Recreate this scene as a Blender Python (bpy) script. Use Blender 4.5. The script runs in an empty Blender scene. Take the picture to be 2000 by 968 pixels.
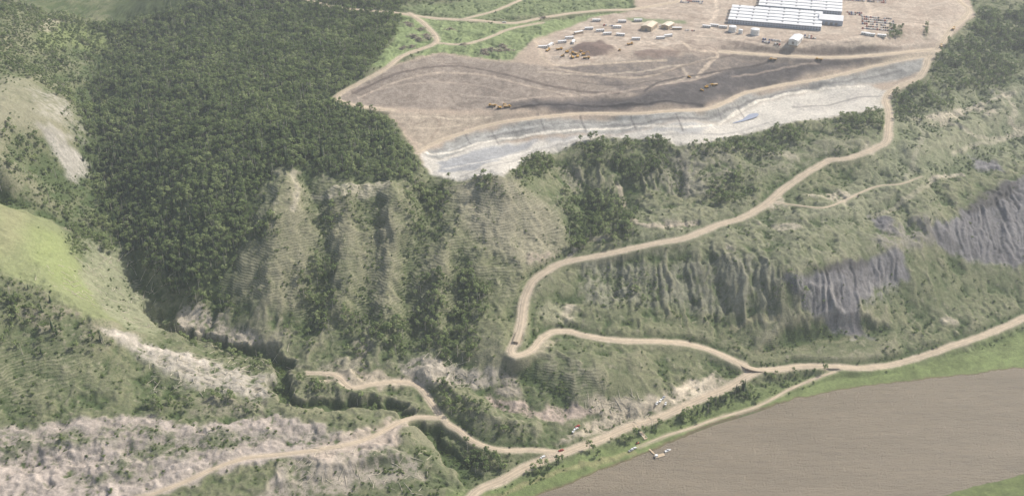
import bpy, math, numpy as np, time
from mathutils import Vector
T0=time.time()
scene=bpy.context.scene
# ------------------------------------------------------------------ survey set-up
CAMH=700.0; TH=math.radians(30); F=2144.0
ct,st=math.cos(TH),math.sin(TH)
def ray(px,py):
    a=(px-1000)/F; b=(484-py)/F
    return np.array([a, ct+b*st, -st+b*ct])
def unp(px,py,h):
    d=ray(px,py); t=(CAMH-h)/(-d[2]); return d[0]*t,d[1]*t
# ------------------------------------------------------------------ noise
def pn(x,y,seed):
    r=np.random.default_rng(seed); ang=r.random((256,256)).astype(np.float32)*6.2832
    gx=np.cos(ang); gy=np.sin(ang)
    xi=np.floor(x); yi=np.floor(y); fx=(x-xi).astype(np.float32); fy=(y-yi).astype(np.float32)
    xi=xi.astype(np.int32); yi=yi.astype(np.int32)
    x0=xi&255; x1=(xi+1)&255; y0=yi&255; y1=(yi+1)&255
    u=fx*fx*fx*(fx*(fx*6-15)+10); v=fy*fy*fy*(fy*(fy*6-15)+10)
    a=gx[x0,y0]*fx+gy[x0,y0]*fy
    b=gx[x1,y0]*(fx-1)+gy[x1,y0]*fy
    c=gx[x0,y1]*fx+gy[x0,y1]*(fy-1)
    d=gx[x1,y1]*(fx-1)+gy[x1,y1]*(fy-1)
    return (a+(b-a)*u)*(1-v)+(c+(d-c)*u)*v
def fbm(x,y,o,seed,g=0.5):
    s=0;a=1.0
    for i in range(o):
        s=s+a*pn(x*2**i+i*17.3,y*2**i+i*9.1,seed+i); a*=g
    return s*1.4
def sstep(a,b,x):
    t=np.clip((x-a)/(b-a),0,1); return t*t*(3-2*t)
# ------------------------------------------------------------------ grid
def grow(start,end,step,g=1.12):
    o=[];p=start;s=step
    while abs(p-start)<abs(end-start):
        s*=g; p=p+(s if end>start else -s); o.append(p)
    return o
xf=np.arange(-820,820,1.35)
xs=np.array(grow(xf[0],-7000,1.35)[::-1]+list(xf)+grow(xf[-1],7000,1.35))
yf=np.concatenate([np.arange(655,1200,1.15),np.arange(1200,1720,1.9)])
ys=np.array(grow(yf[0],-3000,1.15)[::-1]+list(yf)+grow(yf[-1],9000,1.9))
X,Y=np.meshgrid(xs,ys); X=X.astype(np.float64)
print('grid',X.shape)
# ------------------------------------------------------------------ base heights (control survey)
CP="""1100,0,180 1400,0,180 1700,0,180 1880,0,180 1300,60,180 1500,60,180 1700,60,180 1000,60,181 850,40,182 700,10,182 1100,110,179 1300,100,179 1500,88,175 1700,82,175 1000,10,182
750,130,178 870,105,179 1050,130,177 1300,122,172 700,185,164 900,185,162 980,208,159 1250,190,160 1500,135,158 1620,112,163 1400,165,157
840,216,158 1000,217,158 1300,217,156 1400,204,152 1450,183,150 1520,166,149 1600,154,150 1700,131,154 1765,117,157
850,305,140 1000,270,140 1200,258,140 1400,240,139 1450,218,139 1500,197,139 1600,178,139 1700,167,140 1755,156,143
850,335,138 930,345,138 1000,325,138 1150,280,138 1350,275,138 1550,238,138 1700,210,138
640,200,165 500,265,160 560,330,146 650,345,144 790,345,142 700,270,152 780,290,148
400,200,150 500,100,160 600,50,170 350,100,143 300,250,122 400,340,135 250,330,100 260,180,122 330,400,110 420,380,128 480,330,145 280,20,140 450,20,160
230,440,70 190,345,82 172,220,95 195,110,110 235,20,125 265,540,58 330,620,45
300,480,84 400,590,60 500,612,58 600,632,54 700,650,51 850,700,46 950,690,50 1000,695,52 1010,600,62 380,500,92 450,450,112 550,450,115 550,540,84 680,450,112 680,560,76 800,450,112 800,560,76
940,400,122 1000,450,102 1000,500,86 940,520,86 950,600,66 900,600,64 980,360,137
450,640,44 560,700,36 700,720,38 800,742,32 640,670,44 760,690,42
0,150,190 -120,160,200 0,240,180 100,250,150 150,330,100 0,340,150 90,350,112 100,60,155 0,50,185 130,180,130 -100,350,165
0,385,125 150,440,86 -100,400,135
0,420,145 0,530,130 -120,500,150 100,480,108 100,575,108 200,640,84 150,530,92 220,600,66 350,690,56 530,760,40 280,640,58
0,650,98 0,700,84 0,800,58 100,760,62 300,760,48 250,700,62 130,680,80 420,760,44 450,700,40 -120,700,100 -120,850,60
0,850,50 200,830,48 400,830,42 600,820,37 0,960,38 300,960,30 600,960,21 850,960,11 600,880,31 800,832,30 850,780,27 750,780,30 700,830,33 -120,960,45
0,1100,22 400,1100,10 750,1100,3
900,742,33 950,780,24 850,760,28 950,820,24 880,800,26 950,872,12 1100,850,11 900,900,6 870,850,13 940,935,6 820,900,18
1100,510,82 1200,490,88 1300,472,93 1400,440,99 1480,408,103 1500,395,104 1560,347,112 1620,315,118 1700,295,125 1735,278,128 1735,205,138 1790,155,148 1815,110,160 1850,72,170 1890,30,178
1040,545,76 1028,580,68 1018,640,58 1000,690,52 1060,655,50 1150,652,46 1320,666,36 1400,690,24 1470,723,13
1400,770,9 1280,815,8 1150,865,7 1020,910,6 930,955,5
2000,620,9 1850,675,8 1660,717,7 1560,716,9 1620,733,4 1500,782,4 1400,818,3 1290,850,3 1180,905,3
1500,680,24 1700,680,16 1900,610,20 1600,690,17
1500,480,92 1700,430,90 1900,320,100 2000,280,102 1600,640,34 1680,652,28 1550,540,79 1640,515,78 1750,495,74 1750,560,46 1850,400,90 1830,440,84 1850,500,56 2000,365,92 2000,510,44 1900,580,26 2000,600,13 1800,640,17 2000,440,66 1900,400,86 1900,470,64
1750,350,109 1900,200,130 2000,150,140 2100,200,135 1900,100,160 2000,50,168 1950,20,176 1900,260,115 1820,200,136 1820,280,120 2120,300,95 2100,500,45 2100,590,12
1200,300,136 1200,360,115 1250,430,98 1130,340,120 1150,400,100 1400,310,130 1400,380,108 1500,300,126 1600,270,130 1650,240,136 1080,400,112 1350,420,100 1600,380,108 1280,380,108
1200,540,71 1150,620,54 1300,560,66 1300,632,45 1400,500,88 1400,600,50 1450,520,84 1450,640,36 1100,600,57 1350,500,86
1060,700,45 1150,720,39 1250,740,27 1100,785,21 1000,765,27 1200,800,12 1300,740,21 1350,747,15 1010,722,40 1250,700,36"""
pts=[]
for tok in CP.split():
    a,b,h=map(float,tok.split(',')); x,y=unp(a,b,h); pts.append((x,y,h))
pts+=[(-1000,800,120),(-1000,1000,170),(-1000,1400,190),(-1000,1800,195),(-500,1800,185),(0,1800,182),(500,1800,182),(1000,1800,182),(1000,1550,165),(1000,1250,30),(1000,1400,110),(-600,560,10),(-1000,560,50),(-300,560,-2),(0,560,-4)]
P=np.array(pts); 
def tpsk(r2): return 0.5*r2*np.log(r2+1e-9)
S=300.0
p=P[:,:2]/S; n=len(p)
r2=((p[:,None]-p[None])**2).sum(2); A=tpsk(r2)+np.eye(n)*0.0006
Q=np.c_[np.ones(n),p]; M=np.zeros((n+3,n+3)); M[:n,:n]=A; M[:n,n:]=Q; M[n:,:n]=Q.T
sol=np.linalg.solve(M,np.r_[P[:,2],0,0,0])
cx=np.arange(-1000,1001,4.0); cy=np.arange(560,1801,4.0)
CX,CY=np.meshgrid(cx,cy); G=np.zeros(CX.shape)
for i in range(0,CX.shape[0],20):
    a=CX[i:i+20]/S; b=CY[i:i+20]/S
    k=tpsk((a[...,None]-p[:,0])**2+(b[...,None]-p[:,1])**2)
    G[i:i+20]=k@sol[:n]+sol[n]+sol[n+1]*a+sol[n+2]*b
def bil(gx,gy,GG,x,y):
    x=np.clip(x,gx[0],gx[-1]-1e-6); y=np.clip(y,gy[0],gy[-1]-1e-6)
    i=np.clip(np.searchsorted(gx,x,side='right')-1,0,len(gx)-2); j=np.clip(np.searchsorted(gy,y,side='right')-1,0,len(gy)-2)
    fx=(x-gx[i])/(gx[i+1]-gx[i]); fy=(y-gy[j])/(gy[j+1]-gy[j])
    return (GG[j,i]*(1-fx)+GG[j,i+1]*fx)*(1-fy)+(GG[j+1,i]*(1-fx)+GG[j+1,i+1]*fx)*fy
H=bil(cx,cy,G,X,Y)
def sampH(x,y): return bil(xs,ys,H,np.asarray(x,float),np.asarray(y,float))
def hit(pl):
    out=[]
    ts=np.linspace(650,2900,1126)
    for q in pl:
        d=ray(q[0],q[1]); x=d[0]*ts; y=d[1]*ts; z=CAMH+d[2]*ts
        e=z-sampH(x,y); k=np.argmax(e<0)
        if e[k]>=0: k=len(ts)-1; t=(CAMH-180)/(-d[2])
        else:
            f=e[k-1]/(e[k-1]-e[k]) if k>0 else 0; t=ts[k-1]+f*(ts[k]-ts[k-1])
        out.append((d[0]*t,d[1]*t,CAMH+d[2]*t))
    return np.array(out)
def PT(s): return [tuple(map(float,t.split(','))) for t in s.split()]
# noise fields
nL=fbm(X/90,Y/90,3,11); nM=fbm(X/28,Y/28,4,21); nS=fbm(X/8,Y/8,3,31); nT=fbm(X/3.2,Y/3.2,2,41)
WX=fbm(X/18,Y/18,3,51)*7; WY=fbm(X/18,Y/18,3,61)*7
def bbox(w,pad):
    i0=max(np.searchsorted(xs,w[:,0].min()-pad)-1,0); i1=min(np.searchsorted(xs,w[:,0].max()+pad)+1,len(xs))
    j0=max(np.searchsorted(ys,w[:,1].min()-pad)-1,0); j1=min(np.searchsorted(ys,w[:,1].max()+pad)+1,len(ys))
    return slice(j0,j1),slice(i0,i1)
def blur(a,r):
    r=int(r)
    if r<1: return a
    for _ in range(2):
        for ax in (0,1):
            pad=[(0,0),(0,0)]; pad[ax]=(r+1,r)
            c=np.cumsum(np.pad(a,pad,mode='edge'),axis=ax)
            if ax==0: a=(c[2*r+1:]-c[:-2*r-1])/(2*r+1)
            else: a=(c[:,2*r+1:]-c[:,:-2*r-1])/(2*r+1)
    return a
def pmask(w,feather=3,warp=1.0):
    sl=bbox(w,12+feather*2)
    x=X[sl]+WX[sl]*warp; y=Y[sl]+WY[sl]*warp
    m=np.zeros(x.shape,bool); k=len(w)
    for a in range(k):
        x1,y1=w[a,0],w[a,1]; x2,y2=w[(a+1)%k,0],w[(a+1)%k,1]
        if y1==y2: continue
        c=((y1>y)!=(y2>y))&(x<(x2-x1)*(y-y1)/(y2-y1)+x1); m^=c
    return sl,blur(m.astype(np.float64),round(feather/1.4/1.5))
def ldist(w,pad,warp=0.0,val=None):
    sl=bbox(w,pad); d=np.full(X[sl].shape,1e9); v=np.zeros(d.shape)
    bj,bi=sl[0].start,sl[1].start
    for a in range(len(w)-1):
        seg=w[a:a+2]; s2=bbox(seg,pad)
        x=X[s2]+WX[s2]*warp; y=Y[s2]+WY[s2]*warp
        dx,dy=seg[1,0]-seg[0,0],seg[1,1]-seg[0,1]; L=dx*dx+dy*dy+1e-9
        t=np.clip(((x-seg[0,0])*dx+(y-seg[0,1])*dy)/L,0,1)
        dd=np.hypot(x-seg[0,0]-t*dx,y-seg[0,1]-t*dy)
        loc=(slice(s2[0].start-bj,s2[0].stop-bj),slice(s2[1].start-bi,s2[1].stop-bi))
        D=d[loc]; b=dd<D
        if val is not None: V=v[loc]; V[b]=(val[a]*(1-t)+val[a+1]*t)[b]; v[loc]=V
        D[b]=dd[b]; d[loc]=D
    return sl,d,v
def spline(w,step):
    w=np.asarray(w,float); out=[]
    e=np.vstack([2*w[0]-w[1],w,2*w[-1]-w[-2]])
    for i in range(1,len(e)-2):
        p0,p1,p2,p3=e[i-1],e[i],e[i+1],e[i+2]; k=max(2,int(np.hypot(*(p2-p1)[:2])/step))
        for t in np.arange(k)/k:
            out.append(.5*((2*p1)+(-p0+p2)*t+(2*p0-5*p1+4*p2-p3)*t*t+(-p0+3*p1-3*p2+p3)*t**3))
    out.append(w[-1]); return np.array(out)
# ---- valley carving
CARVE=[("245,30 200,120 175,200 180,280 195,350 230,440 262,530 320,610",5,16),
("600,345 635,450 622,560 600,622",8,15),("830,365 850,440 800,505 790,560 820,650",11,18),("722,400 735,500 705,610",6,14),
("500,345 470,450 425,565",7,14),("900,500 893,600 880,690",7,13),("1110,330 1150,400 1112,490",8,18),("1212,320 1232,400",8,13),
("1310,305 1332,370",6,9),("1390,500 1415,590",5,8),("1330,505 1350,600",5,8),("1200,505 1205,570",5,8),("1470,520 1500,590",5,9),
("330,420 360,490",5,12),("0,385 80,410 150,440 215,462",7,16),("1000,725 1060,745 1100,790",5,12),
("560,340 540,450 520,600",-7,16),("665,400 675,600",-5,15),("770,380 760,600",-6,14),("975,355 1000,500",-8,30),("860,480 850,640",-4,12),
("830,740 900,775 960,815 1040,840",-7,12),("560,740 620,748 680,765 740,775",-4,8),("1170,490 1180,540",3,6),
("640,660 600,690 590,705",-4,9),("760,650 740,690 760,715",-4,9),("90,560 160,600 240,650",-4,14),
("0,875 150,868 300,850",-3,9),("0,905 200,890 420,860 600,842",3,8),("200,925 420,880",-3,8),("620,915 850,905",-3,9),("640,945 860,940",3,8),
("720,650 730,680 725,715",-4,7),("440,625 520,650 560,690",-3,8),("1040,690 1100,700 1180,740",-4,12),("1750,400 1780,440 1775,500",5,12),("1830,360 1850,390",4,9),
("1240,440 1320,425 1420,410 1480,385",-4,12),("1450,350 1540,320 1620,285",-3,12),("1780,300 1860,270 1960,215",-5,14),("1760,260 1850,235 1950,160",4,12),("1560,430 1680,405 1780,360",-4,13),("1850,340 1930,300 2020,250",4,12)]
for s,dep,wd in CARVE:
    w=hit(PT(s)); w=spline(w[:,:2],8)
    sl,d,_=ldist(w,wd*3,0.8)
    H[sl]-=dep*np.exp(-(d/wd)**2)
for s,dep,wd in [("285,600 340,642 400,655 460,678 530,688 552,715 547,760 600,785 700,785 770,792 805,820 850,850 890,900 928,938",10,9)]:
    w=hit(PT(s)); w=spline(w[:,:2],6)
    sl,d,_=ldist(w,30,1.0)
    H[sl]-=dep*(1-sstep(wd*0.5,wd*1.2,d))
# ---- river
shN=np.array([unp(*q,0) for q in PT("1050,968 1150,928 1250,890 1330,853 1400,826 1480,801 1560,777 1650,759 1800,741 2000,717")])
shS=np.array([unp(*q,0) for q in PT("1840,968 1920,944 2000,925")])
yN=np.interp(X,np.r_[-7000,shN[0,0]-400,shN[:,0],7000],np.r_[shN[0,1]-900,shN[0,1]-140,shN[:,1],shN[-1,1]+2200])+WY*0.35
yS=np.interp(X,np.r_[-7000,shS[0,0]-800,shS[:,0],7000],np.r_[shS[0,1]-1600,shS[0,1]-260,shS[:,1],shS[-1,1]+2100])+WY*0.3
sN=(Y-yN)*.93; sS=(yS-Y)*.93
# ---- masks of worked ground
SITE="650,192 740,138 860,103 1000,118 1045,75 1150,38 1240,20 1240,-60 1870,-60 1905,30 1840,92 1800,150 1745,185 1722,212 1600,232 1480,255 1350,282 1180,266 1035,302 985,346 890,350 838,337 815,300 760,222"
sl,m=pmask(hit(PT(SITE)),6,0.3); site=np.zeros(X.shape); site[sl]=m
gy,gx=np.gradient(H); slope=np.hypot(gx/np.gradient(xs)[None,:],gy/np.gradient(ys)[:,None])
nat=(1-site)*sstep(4,40,sN)
st_=sstep(0.25,0.7,slope)
rill=fbm((X+WX)/15,(Y+WY)/60,3,71); rid=1-np.abs(fbm((X+WX)/24,(Y+WY*2)/80,2,75))*2
hum=1-np.abs(fbm((X+WX*2)/34,(Y+WY*2)/30,3,79))*2.2
H+=nat*(st_*(rill*1.3+rid*1.3-.7)+ (1-st_)*(nM*1.4+hum*1.5-.8) + nM*1.1 +hum*.5+ nS*0.45+nT*0.14)
H+=site*(nM*0.4+nS*0.12)
for s in ["1130,500 1480,490 1560,540 1600,640 1450,640 1300,620 1140,600","1540,545 1650,515 1755,490 1770,540 1700,565 1690,650 1600,640","1825,440 1900,400 2060,340 2060,510 1900,500","1100,330 1330,300 1360,380 1180,370"]:
    sl,m=pmask(hit(PT(s)),10,1)
    rr=1-np.abs(pn((X[sl]+WX[sl]*.6)/8,(Y[sl])/60,91))*3.2; r3=1-np.abs(pn((X[sl]+WX[sl]*.3)/3.7,(Y[sl])/40,92))*3
    H[sl]-=m*(2.4*rr+.8*r3)
H=np.where(sN>0,np.clip(H,0.05+0.09*np.minimum(sN,30),0.3+0.33*sN+0.3*nS*np.clip(sN/10,0,1)*1.0+sstep(60,140,sN)*300),H)
dr=np.minimum(-sN,-sS)
H=np.where((sN<=0)&(sS<=0),-0.15*np.minimum(dr,22)-0.02,H)
H=np.where(sS>0,0.05+0.12*np.minimum(sS,25)+nS*0.3*np.clip(sS/10,0,1)+0.03*np.maximum(sS-60,0)*(sS<3000)+ (sS>=3000)*88,H)
sl,m=pmask(hit(PT("1395,-60 1380,75 1480,95 1680,90 1800,60 1860,-60")),8,0); H[sl]=H[sl]*(1-m)+179.6*m
sl,m=pmask(hit(PT("1045,75 1130,35 1340,40 1330,80 1200,118 1080,122")),6,0); H[sl]=H[sl]*(1-m)+178.5*m
def mound(px,py,rx,ry,h):
    c=hit([(px,py)])[0]; w=np.array([[c[0]-rx*2,c[1]-ry*2],[c[0]+rx*2,c[1]+ry*2]]); sl=bbox(w,2)
    e=((X[sl]-c[0]+WX[sl]*.4)/rx)**2+((Y[sl]-c[1]+WY[sl]*.4)/ry)**2
    H[sl]+=h*np.clip(1.15-np.sqrt(e),0,1)**0.8
mound(1155,97,34,22,7); mound(1100,112,14,9,3); mound(1240,108,24,10,3); mound(1350,95,30,12,2.5); mound(1620,95,24,12,2)
for q in PT("1220,205 1300,200 1120,212 1045,208"): mound(*q,18,6,2)
print('terrain',time.time()-T0)
# ------------------------------------------------------------------ roads
def lin(r,g,b): return np.array([((c/255+.055)/1.055)**2.4 if c>10 else c/255/12.92 for c in (r,g,b)])
ROADS=[
("gravel_road","1858,-30 1872,0 1892,18 1884,36 1862,52 1846,75 1833,94 1814,112 1808,132 1795,150 1765,166 1740,180 1730,195 1737,217 1736,247 1732,275 1715,288 1688,297 1655,308 1620,315 1590,328 1560,347 1530,370 1505,392 1485,407 1450,425 1400,440 1340,463 1280,478 1200,492 1150,504 1100,514 1065,526 1042,545 1028,572 1022,602 1017,640 1007,668",7.2,1),
("gravel_road","1009,660 998,684 1006,700 1024,694 1042,680 1056,662 1078,649 1110,647 1150,655 1220,662 1300,665 1350,669 1400,690 1440,712 1475,722 1520,722 1560,717 1620,714 1680,718 1740,712 1800,697 1860,673 1920,653 1970,635 2010,617 2100,590",6.4,1),
("gravel_road","1478,722 1455,741 1420,757 1380,774 1330,795 1280,815 1230,833 1170,858 1120,877 1080,889 1030,911 980,938 935,956 905,990",7.5,1),
("dirt_road","1085,884 1030,877 980,879 930,867 895,845 868,822 850,793 826,762 806,746 770,745 720,751 685,752 655,735 600,728",5,.9),
("dirt_road","862,817 800,827 720,852 650,874 560,885 480,895 420,915 350,942 240,985",4.6,.8),
("dirt_track","1632,722 1590,742 1540,762 1500,782 1460,800 1400,817 1350,835 1290,853 1250,872",3.4,.5),
("dirt_road","600,0 640,10 700,20 760,22 850,35 930,42 1000,45 1060,35 1120,26 1180,20 1240,18 1330,2",6.5,.85),
("dirt_road","800,26 828,45 852,72 845,86 790,108 750,135 700,164 658,190 700,208 765,216",6.5,.85),
("dirt_track","852,84 900,86 940,82 965,68 1000,58 1060,44",5,.8),
("dirt_track","905,38 960,22 1000,8 1030,-5",5,.8),
("haul_road","815,298 850,280 900,262 960,243 1040,230 1150,222 1260,220 1370,216 1412,202 1450,182 1520,166 1600,154 1700,131 1765,117 1808,110",5.5,1),
("haul_road","1833,96 1780,101 1720,106 1650,113 1560,110 1480,106 1410,100",8,.9),
("dirt_track","1515,394 1560,402 1610,403 1650,396 1685,375 1720,362 1760,358 1800,345",2.4,.4),
]
rd_col=lin(198,181,156); roadmask=np.zeros(X.shape); rdata=[]
for k,(nm,s,wd,a) in enumerate(ROADS):
    w=hit(PT(s)); w=spline(w[:,:2],4.0); 
    z=sampH(w[:,0],w[:,1]); r=7; zz=np.pad(z,r,mode='edge')
    for _ in range(3): zz=np.convolve(np.pad(zz,r,mode='edge'),np.ones(2*r+1)/(2*r+1),'valid')
    z=zz[r:-r]
    z=np.maximum(z,1.2)
    sl,d,v=ldist(w,wd*2.2+4,0,z)
    g=1-sstep(wd*.62,wd*1.5+2,d); H[sl]=np.where(d<1e8,H[sl]*(1-g)+v*g,H[sl])
    rdata.append((nm,w,z,wd,a))
    sl,d,_=ldist(w,wd*2+4,0.14)
    mm=(1-sstep(wd*.45,wd*.9+1.2,d))*a; roadmask[sl]=np.maximum(roadmask[sl],mm)
# ------------------------------------------------------------------ painting of ground cover
C=np.zeros(X.shape+(3,)); 
olive=lin(106,114,78); olive2=lin(134,134,100); dkgreen=lin(74,92,52); tan=lin(174,164,140)
t=sstep(-.5,.6,nL*.5+nM*.6)[...,None]; C[:]=olive*(1-t)+olive2*t
t=sstep(.0,.7,nS*.6+nM*.5)[...,None]*.55; C[:]=C*(1-t)+dkgreen*t
t=(sstep(.25,.85,nS*.7+nT*.4-nM*.3)*.55)[...,None]; C[:]=C*(1-t)+tan*t
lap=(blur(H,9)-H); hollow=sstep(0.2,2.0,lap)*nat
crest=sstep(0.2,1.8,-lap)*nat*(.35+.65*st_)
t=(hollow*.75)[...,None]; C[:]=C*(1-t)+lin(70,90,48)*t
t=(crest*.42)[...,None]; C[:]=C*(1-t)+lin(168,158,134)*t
terr=np.zeros(X.shape)
dA=np.zeros(X.shape); dS=np.zeros(X.shape); dB=nat*(0.02+0.11*sstep(0.1,.7,nM)+0.45*hollow)
def paint(s,col,a=1.0,feather=3,warp=1.0,br=None,sh=0.0,var=0.25,kill=None):
    sl,m=pmask(hit(PT(s)),feather,warp); m=m*a
    if br is not None: m=m*sstep(br-.25,br+.25,(nM*.4+nS*.6+nT*.3)[sl])
    v=1+var*(nM*.5+nS*.5+nT*.4)[sl][...,None]
    C[sl]=C[sl]*(1-m[...,None])+np.clip(np.asarray(col)*v,0,1)*m[...,None]
    if kill is not None:
        f=1-m*kill; dB[sl]*=f; dA[sl]*=f; dS[sl]*=f
def lay(L,s,a,feather=4,warp=1.0,br=None):
    sl,m=pmask(hit(PT(s)),feather,warp); m=m*a
    if br is not None: m=m*sstep(br-.2,br+.2,(nM*.7+nS*.5)[sl])
    L[sl]=np.maximum(L[sl],m)
def stroke(s,w,col,a=1,feather=3,warp=.5,kill=.8):
    q=hit(PT(s)); q=spline(q[:,:2],6); sl,d,_=ldist(q,w+feather+3,warp)
    m=(1-sstep(w*.5,w*.5+feather,d))*a; m=m[...,None]
    C[sl]=C[sl]*(1-m)+np.asarray(col)*(1+.3*nS[sl][...,None])*m; dB[sl]*=1-kill*m[...,0]
for s,a in [("560,340 900,350 1000,350 1090,400 1100,480 1040,540 1000,660 900,680 700,640 480,600 420,560 440,420",1.0),("0,640 120,680 300,740 520,780 450,820 150,820 -60,830",.9),
            ("1020,720 1100,690 1200,720 1180,770 1100,785 1020,760",.8),("1140,520 1280,520 1280,600 1140,600",.6),("-40,395 100,430 190,620 0,530",.25),("350,380 480,340 520,420 400,520 320,480",.5),("1240,380 1480,320 1700,250 1700,290 1500,370 1300,460",.4),("1500,650 1700,660 2000,560 2000,600 1700,690 1480,700",.4)]:
    lay(terr,s,a,10)
paint("560,345 1000,352 1090,400 1100,480 1040,540 1000,640 860,660 600,620 440,590 430,460",lin(118,120,86),.5,12,1,var=.3,kill=.2)
paint("880,360 990,352 1075,400 1105,480 1040,525 960,490 905,440",lin(160,152,128),.72,12,1,var=.2,kill=.75)
for s,a in [("560,340 600,350 610,460 590,600 530,600 545,450",.42),("640,400 700,400 690,500 650,500",.32),("690,440 770,430 760,600 700,560",.36),("830,480 890,500 860,640 820,600",.26),("480,480 520,480 510,590 470,580",.3)]:
    paint(s,lin(156,148,122),a,9,kill=.5)
FOREST="235,-60 640,-60 790,-10 778,62 722,135 640,195 745,222 792,280 818,328 800,352 700,352 600,338 545,325 505,370 490,430 455,520 400,575 350,540 300,500 252,490 205,410 172,310 176,210 205,110"
paint(FOREST,lin(84,96,60),.95,4,.6,var=.3)
paint("640,-40 700,0 800,12 1000,-5 1240,-30 1240,15 1060,30 930,40 780,20",lin(124,138,92),.8,4,kill=.5)
paint("775,28 840,32 850,70 835,88 745,132 715,135 770,80",lin(134,150,96),.95,2,.4,kill=1)
paint("835,35 930,46 1060,42 1150,30 1235,22 1150,40 1045,78 1080,130 1000,122 870,103 800,110 855,86",lin(132,147,96),.95,2,.4,kill=1,var=.35)
# site
paint(SITE,lin(178,160,140),1,2,.3,var=.18,kill=1)
stk=fbm((X+WX*3)/60,(Y+WY*2.5+X*.12)/9,4,101)
def streaks(s,c1,c2,a=.8,thr=0,f=3,w=.4):
    sl,m=pmask(hit(PT(s)),f,w); k=sstep(thr-.6,thr+.6,stk[sl])[...,None]; m=(m*a)[...,None]
    C[sl]=C[sl]*(1-m)+(np.asarray(c1)*(1-k)+np.asarray(c2)*k)*(1+.16*nS[sl][...,None]+.14*nM[sl][...,None])*m
streaks("1045,80 1150,38 1240,20 1400,-30 1880,-40 1900,25 1830,92 1500,110 1200,125 1080,128",lin(168,150,132),lin(192,177,158),.9)
streaks("652,195 740,140 860,106 1000,122 1080,132 1300,128 1220,190 1000,205 840,214 700,205",lin(136,124,111),lin(158,145,131),.95)
streaks("1080,132 1500,88 1700,88 1830,97 1700,125 1560,150 1420,196 1360,212 1100,214 980,208 1250,185",lin(142,130,117),lin(112,104,98),.9)
streaks("980,203 1090,195 1250,185 1340,160 1450,128 1560,118 1660,115 1560,148 1440,178 1400,196 1360,211 1000,213",lin(76,73,72),lin(104,98,95),.95,.1,5,1)
streaks("1340,80 1480,78 1700,85 1640,105 1400,112 1330,100",lin(136,121,108),lin(166,149,132),.8,0,5,1)
streaks("762,218 1000,219 900,255 822,293",lin(178,163,142),lin(156,142,124),.95)
streaks("820,300 900,264 1040,232 1370,220 1412,206 1450,186 1600,157 1765,120 1810,112 1800,140 1700,165 1600,177 1500,196 1450,218 1420,238 1250,255 1050,262 950,280 860,312",lin(146,144,138),lin(170,168,160),.97)
paint("818,298 860,312 950,278 1250,256 1420,240 1450,218 1500,197 1600,178 1700,165 1742,180 1722,212 1600,234 1480,256 1350,284 1180,268 1035,304 985,348 890,352 838,340",lin(204,198,185),.95,2,.4,var=.15)
paint("855,318 960,286 1060,272 1010,298 930,330 860,338",lin(158,159,160),.9,3,.6)
paint("1060,268 1250,258 1400,243 1360,262 1200,262 1080,282",lin(170,169,166),.8,3,.6)
paint("1560,195 1700,170 1725,180 1640,210 1540,225",lin(162,157,150),.6,3,.8,br=0)
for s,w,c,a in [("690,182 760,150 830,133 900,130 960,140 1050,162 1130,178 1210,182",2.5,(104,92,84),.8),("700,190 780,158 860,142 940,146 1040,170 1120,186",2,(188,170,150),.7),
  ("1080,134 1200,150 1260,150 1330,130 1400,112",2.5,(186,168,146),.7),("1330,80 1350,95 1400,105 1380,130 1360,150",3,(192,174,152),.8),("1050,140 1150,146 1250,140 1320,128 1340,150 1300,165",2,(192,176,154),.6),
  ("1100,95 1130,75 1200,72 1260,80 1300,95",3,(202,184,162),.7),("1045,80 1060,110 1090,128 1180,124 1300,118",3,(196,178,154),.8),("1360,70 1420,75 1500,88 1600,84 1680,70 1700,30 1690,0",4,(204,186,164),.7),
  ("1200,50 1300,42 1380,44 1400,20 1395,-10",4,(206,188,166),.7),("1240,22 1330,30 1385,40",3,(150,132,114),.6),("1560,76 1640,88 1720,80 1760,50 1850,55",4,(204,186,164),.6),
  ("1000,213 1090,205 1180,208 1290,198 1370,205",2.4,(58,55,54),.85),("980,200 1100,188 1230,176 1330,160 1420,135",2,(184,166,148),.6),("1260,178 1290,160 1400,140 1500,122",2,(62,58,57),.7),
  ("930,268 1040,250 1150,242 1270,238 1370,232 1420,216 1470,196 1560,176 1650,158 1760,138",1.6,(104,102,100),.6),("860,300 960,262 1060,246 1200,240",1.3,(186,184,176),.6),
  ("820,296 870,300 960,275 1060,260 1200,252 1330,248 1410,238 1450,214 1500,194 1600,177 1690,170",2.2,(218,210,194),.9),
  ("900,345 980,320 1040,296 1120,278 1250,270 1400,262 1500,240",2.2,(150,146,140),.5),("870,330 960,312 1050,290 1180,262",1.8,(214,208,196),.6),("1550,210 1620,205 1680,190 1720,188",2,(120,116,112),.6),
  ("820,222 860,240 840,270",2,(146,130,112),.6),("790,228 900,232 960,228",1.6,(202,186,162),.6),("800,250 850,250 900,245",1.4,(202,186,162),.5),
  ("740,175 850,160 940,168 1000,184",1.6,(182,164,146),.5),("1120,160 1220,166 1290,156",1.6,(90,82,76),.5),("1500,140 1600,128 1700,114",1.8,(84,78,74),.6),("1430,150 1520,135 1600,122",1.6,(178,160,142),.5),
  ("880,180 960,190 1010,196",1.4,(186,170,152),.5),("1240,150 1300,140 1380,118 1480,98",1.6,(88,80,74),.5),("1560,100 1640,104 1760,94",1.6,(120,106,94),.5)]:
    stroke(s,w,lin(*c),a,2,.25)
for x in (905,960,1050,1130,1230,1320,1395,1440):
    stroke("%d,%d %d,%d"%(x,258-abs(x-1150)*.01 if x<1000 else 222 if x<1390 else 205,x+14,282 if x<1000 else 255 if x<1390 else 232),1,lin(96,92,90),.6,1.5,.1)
paint("1130,82 1175,80 1205,100 1160,112 1120,104",lin(112,94,86),.9,3)
paint("1240,100 1330,98 1310,112 1240,112",lin(120,102,92),.8,3)
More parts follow.
